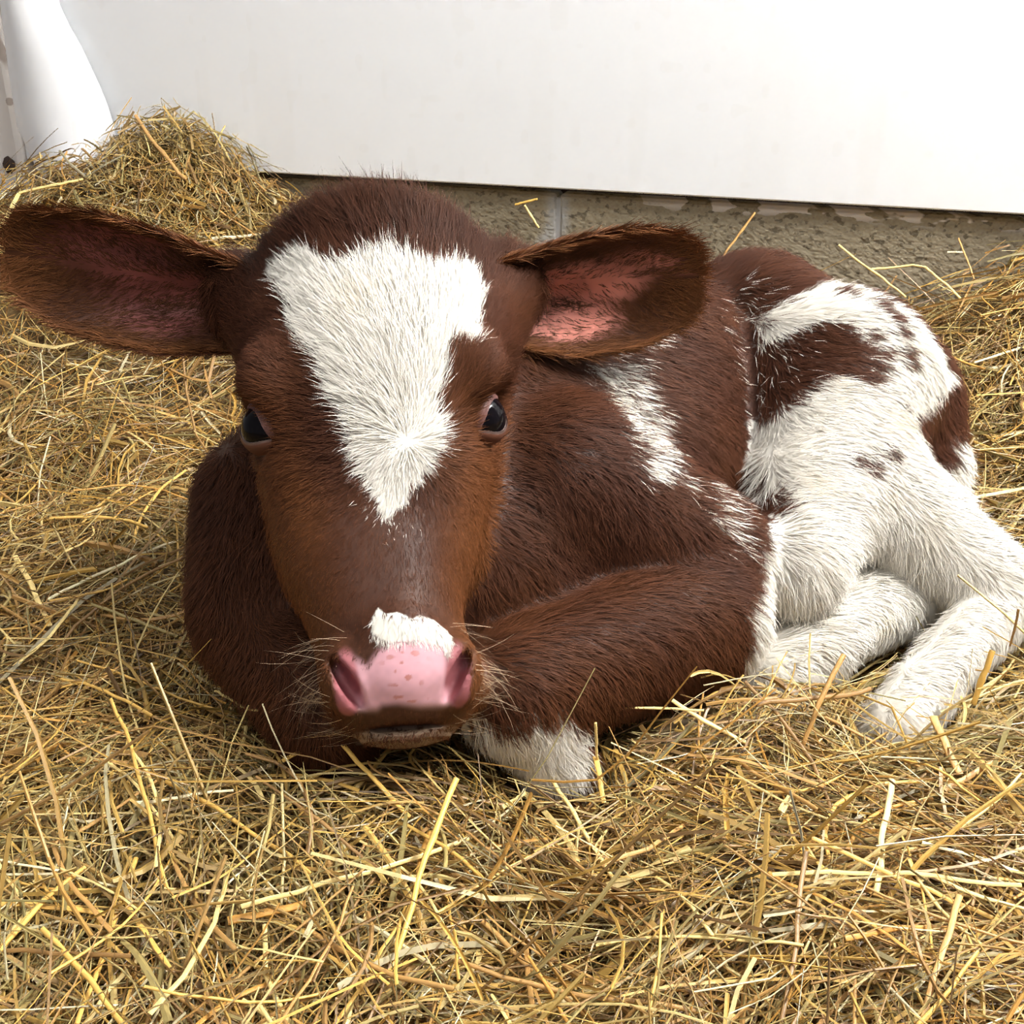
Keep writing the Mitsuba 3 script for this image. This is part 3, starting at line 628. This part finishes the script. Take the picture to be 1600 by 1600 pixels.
def bed(count, seed, m, ylo, yhi, lmul=1., wmul=1., lift=0., steep=.0, at=None):
    r = np.random.default_rng(seed)
    y = ylo + (yhi - ylo) * r.random(count); x = (r.random(count) * 2 - 1) * (.16 + .50 * y)
    if at == 'outskirts': x = np.sign(r.random(count) - .5) * (.16 + .50 * y + .42 * r.random(count))
    elif at is not None: x, y = at[0] + at[2] * r.normal(size=count), at[1] + at[3] * r.normal(size=count)
    kind = r.choice(3, count, p=[.66, .27, .07])
    L = np.array([.085, .075, .060])[kind] * np.exp(.45 * r.normal(size=count)) * lmul
    Wd = np.array([.00055, .00105, .0019])[kind] * np.exp(.25 * r.normal(size=count)) * wmul
    flow = (meshkit.fbm(np.stack([x * 5, y * 5, 0 * x], -1), 2, 15) - .5) * 7
    az = np.where(r.random(count) < .45, flow + .5 * r.normal(size=count), r.random(count) * 2 * np.pi)
    tt = np.linspace(-.5, .5, m)
    curl = r.normal(size=count) * .55 + np.where(r.random(count) < .2, r.normal(size=count) * 1.6, 0)
    ang = az[:, None] + curl[:, None] * tt[None]
    dx, dy = np.cos(ang), np.sin(ang); st = L[:, None] / (m - 1)
    X = x[:, None] + np.cumsum(dx, 1) * st - (dx.sum(1) * L / (m - 1) / 2)[:, None]; Y = y[:, None] + np.cumsum(dy, 1) * st - (dy.sum(1) * L / (m - 1) / 2)[:, None]
    pit = r.normal(size=count) * .16 + np.where(r.random(count) < steep, np.abs(r.normal(size=count)) * .42, 0)
    h = lift - .028 + .048 * r.random(count) ** 1.25
    Z = hay_z(X, Y) * .65 + hay_z(x, y)[:, None] * .35 + h[:, None] + np.abs(pit)[:, None] * (tt[None] * np.sign(pit)[:, None] + .12) * L[:, None] - (r.random(count) * .9)[:, None] * tt[None] ** 2 * L[:, None] * .25
    kink = (r.random(count) < .18); kz = np.abs(tt)[None] * (r.normal(size=count) * .35)[:, None] * L[:, None]; Z = Z + np.where(kink[:, None], kz, 0)
    P = np.stack([X, Y, Z], -1)
    ok = wall_ok(P).all(1); P, Wd, L = P[ok], Wd[ok], L[ok]
    d = sdf(P.reshape(-1, 3)).reshape(P.shape[:2]).min(1); ok2 = d > .004; P, Wd, L = P[ok2], Wd[ok2], L[ok2]
    k = len(P); ci = r.choice(7, k, p=[.26, .17, .22, .13, .10, .05, .07]); c = SHADES[ci] * (.38 + .46 * r.random(k))[:, None]
    green = (sm(.55, .75, meshkit.fbm(P[:, 0] * 6, 2, 33)) * .22)[:, None]; c = c * (1 - green) + np.array([.40, .36, .15]) * green
    vary = 1 + .22 * (r.random((k, P.shape[1])) - .5)
    up = np.array([0, 0, 1.]) + .75 * r.normal(size=(k, 3)); taper = 1 - .45 * (np.linspace(0, 1, P.shape[1])[None] ** 2) * r.random(k)[:, None]
    return strips(P, Wd[:, None] * taper, up, c[:, None] * vary[..., None], .25 + .5 * r.random(k))
parts = [bed(17000, 101, 6, .26, .80), bed(12000, 102, 5, .7, 1.25), bed(15000, 103, 5, 1.0, 1.86, 1.05, 1.15), bed(4500, 104, 6, .26, 1.0, 1.1, .9, .010, .35), bed(2600, 105, 6, 1.0, 1.86, 1.1, 1.1, .01, .4), bed(7000, 106, 5, 1., 1.8, .55, 1.15, .01, .2, (-.42, 1.64, .14, .08)), bed(1500, 107, 5, 1., 1.8, .6, 1.1, .01, .2, (.68, 1.28, .1, .07)), bed(8000, 108, 4, .2, 1.9, 1.2, 1.3, 0, 0, 'outskirts')]
off, vs, fs, cs = 0, [], [], []
for v, q, c in parts: vs.append(v); fs.append(q + off); cs.append(c); off += len(v)
hv, hq, hc = np.vstack(vs), np.vstack(fs), np.vstack(cs)
path = meshkit.write_ply((hv, hq), False, None, hc)
scene['hay_bed__loose_hay'] = {'type': 'ply', 'filename': path, 'face_normals': True, 'bsdf': {'type': 'ref', 'id': 'straw'}}
print('hay triangles', 2 * len(hq))
labels['hay_bed'] = {'label': 'deep bed of loose golden hay covering the stall floor', 'category': 'hay', 'kind': 'stuff'}
labels['hay_bed__loose_hay'] = {'kind': 'stuff'}
gx, gy = np.linspace(-1.3, 1.3, 150), np.linspace(.0, 2.1, 120); GX, GY = np.meshgrid(gx, gy, indexing='ij')
gz = hay_z(GX, GY) - .034 + .006 * meshkit.noise(np.stack([GX * 60, GY * 60, 0 * GX], -1), 2)
gi = np.arange(gx.size * gy.size).reshape(gx.size, gy.size); gq = np.stack([gi[:-1, :-1], gi[1:, :-1], gi[1:, 1:], gi[:-1, 1:]], -1).reshape(-1, 4)
gv = np.stack([GX, GY, gz], -1).reshape(-1, 3); keep = ((gv[:, :2] - WA) @ WN > -.02)[gq].all(1)
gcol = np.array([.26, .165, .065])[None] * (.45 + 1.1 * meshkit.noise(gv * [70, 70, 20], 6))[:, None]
gcol = gcol * .6  # underlayer darkened so the gaps in the hay look shaded
scene['hay_bed__shaded_matted_hay'] = mikit.ply((gv, gq[keep]), 'straw', smooth=True, color=gcol); labels['hay_bed__shaded_matted_hay'] = {'kind': 'stuff', 'label': 'trodden brown underlayer darkened for the shade between the stalks'}

# ------------------------------------------------------------------ single straw stalks on top
def stalk(pts, width, shade, seed, flat=False):
    r = np.random.default_rng(seed); pts = np.asarray(pts, float); m = 10
    s = np.r_[0, np.cumsum(np.linalg.norm(np.diff(pts, axis=0), axis=1))]; u = np.linspace(0, s[-1], m)
    P = np.stack([np.interp(u, s, pts[:, k]) for k in range(3)], 1)
    wob = np.cumsum(r.normal(size=(m, 3)), 0) * s[-1] * .006; wob -= np.linspace(0, 1, m)[:, None] * wob[-1]; P = P + wob
    width = width * .85
    t = np.gradient(P, axis=0); t /= np.linalg.norm(t, axis=1, keepdims=True)
    upv = unit(np.array([0, -.45, .9]) + .25 * r.normal(size=3))
    a = np.cross(t, upv); a /= np.linalg.norm(a, axis=1, keepdims=True); b = np.cross(a, t)
    sides = 7; an = np.arange(sides) * 2 * np.pi / sides; hw_ = width / 2 * (1 - .25 * np.linspace(0, 1, m) * r.random())
    node = 1 + .35 * np.exp(-((np.linspace(0, 1, m) - (.3 + .4 * r.random())) / .03) ** 2) * (not flat)
    th = (.28 if flat else .70)
    V = P[:, None] + (hw_ * node)[:, None, None] * (np.cos(an)[None, :, None] * a[:, None] + th * np.sin(an)[None, :, None] * b[:, None])
    V = V.reshape(-1, 3); i, j = np.meshgrid(np.arange(m - 1), np.arange(sides), indexing='ij')
    q = np.stack([i * sides + j, (i + 1) * sides + j, (i + 1) * sides + (j + 1) % sides, i * sides + (j + 1) % sides], -1).reshape(-1, 4)
    f = np.vstack([q[:, [0, 1, 2]], q[:, [0, 2, 3]]]); n = len(V)
    V = np.vstack([V, P[:1], P[-1:]]); jj = np.arange(sides); jn = (jj + 1) % sides
    f = np.vstack([f, np.stack([jj * 0 + n, jj, jn], 1), np.stack([jj * 0 + n + 1, (m - 1) * sides + jn, (m - 1) * sides + jj], 1)])
    c = np.asarray(shade)[None] * (.88 + .24 * r.random(len(V)))[:, None] * (1 + .12 * np.sin(np.r_[np.tile(an, m), 0, 0]))[:, None]  # stalks coloured lighter on the upper side than underneath
    return V, f, np.clip(c, 0, .95)
n_st = 0
def add_stalk(pts, width, shade, label, group=None, flat=False):
    global n_st
    key = 'straw_stalk' + (f'_{n_st:03d}' if n_st else ''); n_st += 1
    V, f, c = stalk(pts, width, shade, 900 + n_st, flat)
    scene[key] = mikit.ply((V, f), 'straw', smooth=True, color=c)
    labels[key] = {'label': label, 'category': 'straw', **({'group': group} if group else {})}
GOLD, PALE, TAN, OLIVE, BRN, WHITE, ORANGE = SHADES
for pts, w, sh, fl, lab in [
 ([(-0.2543, 0.6186, 0.0307), (-0.1802, 0.5605, 0.0363), (-0.1173, 0.5174, 0.0266)], 0.0036, GOLD, False, 'long golden straw stalk slanting down to the right across the front left hay'),
 ([(-0.2992, 0.521, 0.0272), (-0.2625, 0.5559, 0.0264), (-0.2242, 0.5863, 0.0394)], 0.0027, TAN, False, 'tan straw stalk rising from the left edge to the long golden stalk'),
 ([(-0.2251, 0.5362, 0.0218), (-0.2244, 0.4769, 0.0202), (-0.2187, 0.4151, 0.0225)], 0.0039, GOLD, False, 'golden straw stalk running steeply to the bottom edge left of the middle'),
 ([(-0.2258, 0.5096, 0.0194), (-0.2032, 0.4777, 0.0218), (-0.1825, 0.4529, 0.0208)], 0.0039, GOLD, True, 'short flat straw blade crossing right of the steep golden stalk'),
 ([(-0.2898, 0.4963, 0.0239), (-0.2297, 0.4931, 0.0194)], 0.0047, GOLD, True, 'broad flat straw lying level at the left edge in front'),
 ([(-0.1587, 0.4845, 0.0222), (-0.1165, 0.4955, 0.0247)], 0.0061, ORANGE, True, 'broad orange flat piece of straw in the front left hay'),
 ([(-0.2925, 0.6306, 0.0232), (-0.2514, 0.613, 0.0329)], 0.0042, TAN, True, 'stubby tan straw piece at the upper end of the long golden stalk'),
 ([(-0.2344, 0.5707, 0.0344), (-0.1741, 0.5781, 0.0384)], 0.0028, WHITE, True, 'pale shiny straw lying across the long golden stalk'),
 ([(-0.3569, 0.7176, 0.0158), (-0.3154, 0.7374, 0.018), (-0.2786, 0.7674, 0.0114)], 0.0039, GOLD, False, 'golden straw stalk lying left of the dark foreleg'),
 ([(-0.276, 0.4647, 0.0224), (-0.2716, 0.4997, 0.0217)], 0.0046, PALE, True, 'pale flat straw piece leaning at the left edge near the bottom'),
 ([(-0.1254, 0.6232, 0.0595), (-0.097, 0.5905, 0.0485), (-0.0626, 0.5583, 0.0338)], 0.0040, GOLD, False, 'golden straw stalk running down to the right from under the chin'),
 ([(-0.1469, 0.5971, 0.046), (-0.1209, 0.6213, 0.0482)], 0.0033, GOLD, True, 'short yellow straw left of the stalk under the chin'),
 ([(-0.0319, 0.5653, 0.0583), (-0.0506, 0.502, 0.0384), (-0.0662, 0.4481, 0.0176)], 0.0047, GOLD, False, 'thick golden straw stalk leaning from the white knee to the front middle'),
 ([(0.0543, 0.6215, 0.0582), (0.0578, 0.6322, 0.022)], 0.0030, PALE, False, 'upright pale straw standing right of the white knee'),
 ([(0.0566, 0.6344, 0.0219), (0.0602, 0.6003, 0.0103)], 0.0051, GOLD, True, 'flat bent straw hanging below the upright pale straw'),
 ([(0.0225, 0.6308, 0.0167), (0.0425, 0.5751, 0.0131), (0.0599, 0.5287, 0.0129)], 0.0037, PALE, False, 'pale straw stalk slanting down to the right from the white knee'),
 ([(-0.0061, 0.5799, 0.0233), (0.0092, 0.6065, 0.0141)], 0.0037, PALE, True, 'small pale straw chip below the white knee'),
 ([(0.2307, 0.564, 0.0578), (0.2014, 0.4876, 0.0407)], 0.0048, PALE, True, 'pale flat straw standing nearly upright in front of the hind hoof'),
 ([(0.1633, 0.6452, 0.0569), (0.2072, 0.6638, 0.0494), (0.2562, 0.6916, 0.0382)], 0.0044, BRN, False, 'brown straw stalk lying level between the two hind feet'),
 ([(0.2279, 0.6733, 0.077), (0.21, 0.6511, 0.0554), (0.197, 0.6385, 0.0284)], 0.0044, TAN, False, 'tan straw stalk crossing the level brown stalk between the hind feet'),
 ([(0.221, 0.6744, 0.025), (0.2566, 0.6517, 0.0165), (0.2799, 0.6015, 0.0295)], 0.0035, TAN, False, 'tan straw stalk slanting down to the right in front of the rear hoof'),
 ([(0.2758, 0.5893, 0.0294), (0.3177, 0.6133, 0.0358)], 0.0054, TAN, True, 'broad tan straw piece rising to the right edge in the front right hay'),
 ([(0.285, 0.6449, 0.0468), (0.2898, 0.6025, 0.0317)], 0.0068, TAN, True, 'broad split straw leaning against the hind cannon'),
 ([(0.3369, 0.6893, 0.0712), (0.3278, 0.6828, 0.0311)], 0.0050, GOLD, False, 'golden straw stub standing against the white hock'),
 ([(0.368, 0.7269, 0.0831), (0.3663, 0.725, 0.0529)], 0.0023, BRN, False, 'thin dark straw upright at the right edge by the hock'),
 ([(0.1089, 0.6553, 0.0526), (0.1316, 0.6422, 0.0435), (0.157, 0.6351, 0.033)], 0.0039, PALE, False, 'pale straw stalk slanting below the elbow of the folded foreleg'),
 ([(0.0699, 0.6553, 0.0479), (0.1297, 0.6475, 0.0501)], 0.0022, PALE, False, 'thin pale straw lying level under the brown elbow'),
 ([(0.1656, 0.5035, 0.056), (0.1357, 0.4164, 0.0228)], 0.0037, BRN, True, 'brown split stalk pointing up in the front right hay'),
 ([(0.1347, 0.5331, 0.0295), (0.1485, 0.492, 0.0337)], 0.0026, TAN, False, 'short tan stalk left of the brown split stalk'),
 ([(0.1681, 0.5725, 0.0264), (0.1794, 0.5912, 0.0264)], 0.0061, PALE, True, 'small pale flat straw chip in front of the hind foot'),
 ([(0.008, 0.4862, 0.0022), (0.0118, 0.4244, 0.0118)], 0.0041, TAN, True, 'flat tan straw running to the bottom edge at the middle'),
 ([(-0.0166, 0.5003, 0.0065), (0.0141, 0.4665, 0.0026), (0.0393, 0.4244, 0.0164)], 0.0042, TAN, False, 'thick tan stalk slanting to the bottom edge right of the middle'),
 ([(0.238, 0.4678, 0.0575), (0.197, 0.3971, 0.0431)], 0.0045, TAN, True, 'broad tan blade pointing up near the bottom right corner'),
 ([(-0.4374, 0.9028, 0.0367), (-0.4067, 0.8579, 0.028), (-0.3773, 0.8117, 0.0189)], 0.0060, PALE, True, 'pale curved flat straw at the left edge beside the shoulder'),
 ([(-0.6441, 1.471, 0.2141), (-0.6531, 1.5597, 0.2387)], 0.0075, PALE, True, 'bright flat straw end above the left ear tip at the left edge'),
 ([(-0.6531, 1.5597, 0.2387), (-0.5713, 1.5758, 0.2544)], 0.0060, PALE, False, 'bright straw lying under the bowed plastic sheet'),
 ([(-0.4002, 1.5407, 0.1837), (-0.3205, 1.5789, 0.1828)], 0.0069, WHITE, False, 'whitish straw beside the crown of the head on the left heap'),
 ([(-0.2213, 0.7186, 0.0179), (-0.1681, 0.6342, 0.0594)], 0.0027, PALE, False, 'pale straw leaning on the dark far foreleg'),
 ([(0.0042, 1.542, 0.2277), (0.0334, 1.5323, 0.236)], 0.0042, GOLD, False, 'tiny level straw stuck to the concrete blocks behind the head'),
 ([(0.0168, 1.5378, 0.2276), (0.0354, 1.5316, 0.199)], 0.0050, PALE, False, 'tiny slanted straw stuck to the concrete blocks behind the head'),
 ([(0.2547, 1.4186, 0.1789), (0.3003, 1.4434, 0.235)], 0.0040, TAN, False, 'thin straw leaning on the concrete blocks right of the right ear'),
 ([(0.4008, 1.41, 0.202), (0.455, 1.3098, 0.1635)], 0.0046, PALE, False, 'thin pale straw leaning on the concrete blocks above the rump'),
 ([(0.4276, 1.3611, 0.1843), (0.4834, 1.3425, 0.1924), (0.4997, 1.2633, 0.174)], 0.0044, PALE, False, 'bent pale straw above the white rump by the concrete blocks'),
 ([(0.5179, 1.3711, 0.2019), (0.5368, 1.3648, 0.2032)], 0.0038, WHITE, False, 'tiny white straw on the concrete blocks near the right edge'),
 ([(0.5277, 1.3678, 0.2192), (0.5367, 1.3248, 0.1808)], 0.0030, TAN, False, 'hair-thin tan straw against the concrete near the right edge'),
 ([(-0.5215, 1.6768, 0.3249), (-0.4737, 1.6082, 0.287), (-0.4279, 1.5508, 0.2583)], 0.0060, TAN, False, 'tan straw sticking up from the left heap against the white panel'),
]: add_stalk(pts, w, sh, lab, None, fl)
REGIONS = [((-.42, -.12), (.30, .58), 46), ((-.12, .14), (.28, .56), 44), ((.14, .44), (.30, .64), 50), ((-.62, -.26), (.62, 1.10), 44), ((-.70, -.20), (1.15, 1.72), 34), ((.46, .72), (.85, 1.36), 26)]
CN = ['golden', 'pale yellow', 'tan', 'olive', 'brown', 'whitish', 'orange']
def place_of(x, y):
    if y > 1.15: return 'on the heap at left' if x < 0 else 'behind the white rump'
    if x > .44: return 'right of the rump and hock'
    if y > .62 and x < -.2: return 'by the dark shoulder' if y < .86 else 'under the left ear'
    col_ = 'left' if x < -.12 else 'middle' if x < .14 else 'right'
    if y > .46: return {'left': 'left of the muzzle', 'middle': 'just below the muzzle', 'right': 'just below the hind feet'}[col_]
    return {'left': 'in the front left corner', 'middle': 'at the front middle edge', 'right': 'in the front right corner'}[col_]
r = np.random.default_rng(4321)
for (xa, xb), (ya, yb), cnt in REGIONS:
    got = 0
    while got < cnt:
        x, y = r.uniform(xa, xb), r.uniform(ya, yb); L = r.uniform(.06, .15); az = r.uniform(0, np.pi); curl = r.normal() * .35; tt = np.linspace(-.5, .5, 6)
        an = az + curl * tt; X = x + np.cos(an) * tt * L; Y = y + np.sin(an) * tt * L
        Z = hay_z(X, Y) * .3 + hay_z(x, y) * .7 + .016 + r.uniform(0, .012) + r.normal() * .16 * tt * L; Z = np.maximum(Z, hay_z(X, Y) + .006); P = np.stack([X, Y, Z], 1)
        if not wall_ok(P).all() or sdf(P).min() < .008: continue
        i = r.choice(7, p=[.30, .24, .16, .06, .08, .06, .10]); flat = r.random() < .45; wd = r.uniform(.0019, .0038)
        lean = 'lying crosswise' if abs(math.cos(az)) > .85 else 'seen end-on' if abs(math.cos(az)) < .4 else 'rising rightwards' if math.cos(az) * math.sin(az) > 0 else 'rising leftwards'
        lab = f"{'long' if L > .115 else 'short' if L < .085 else 'middling'} {'flat' if flat else 'round'} {CN[i]} straw {lean} {place_of(x, y)}"
        add_stalk(P, wd, SHADES[i] * r.uniform(.85, 1.08), lab, 'loose straw stalks', flat); got += 1
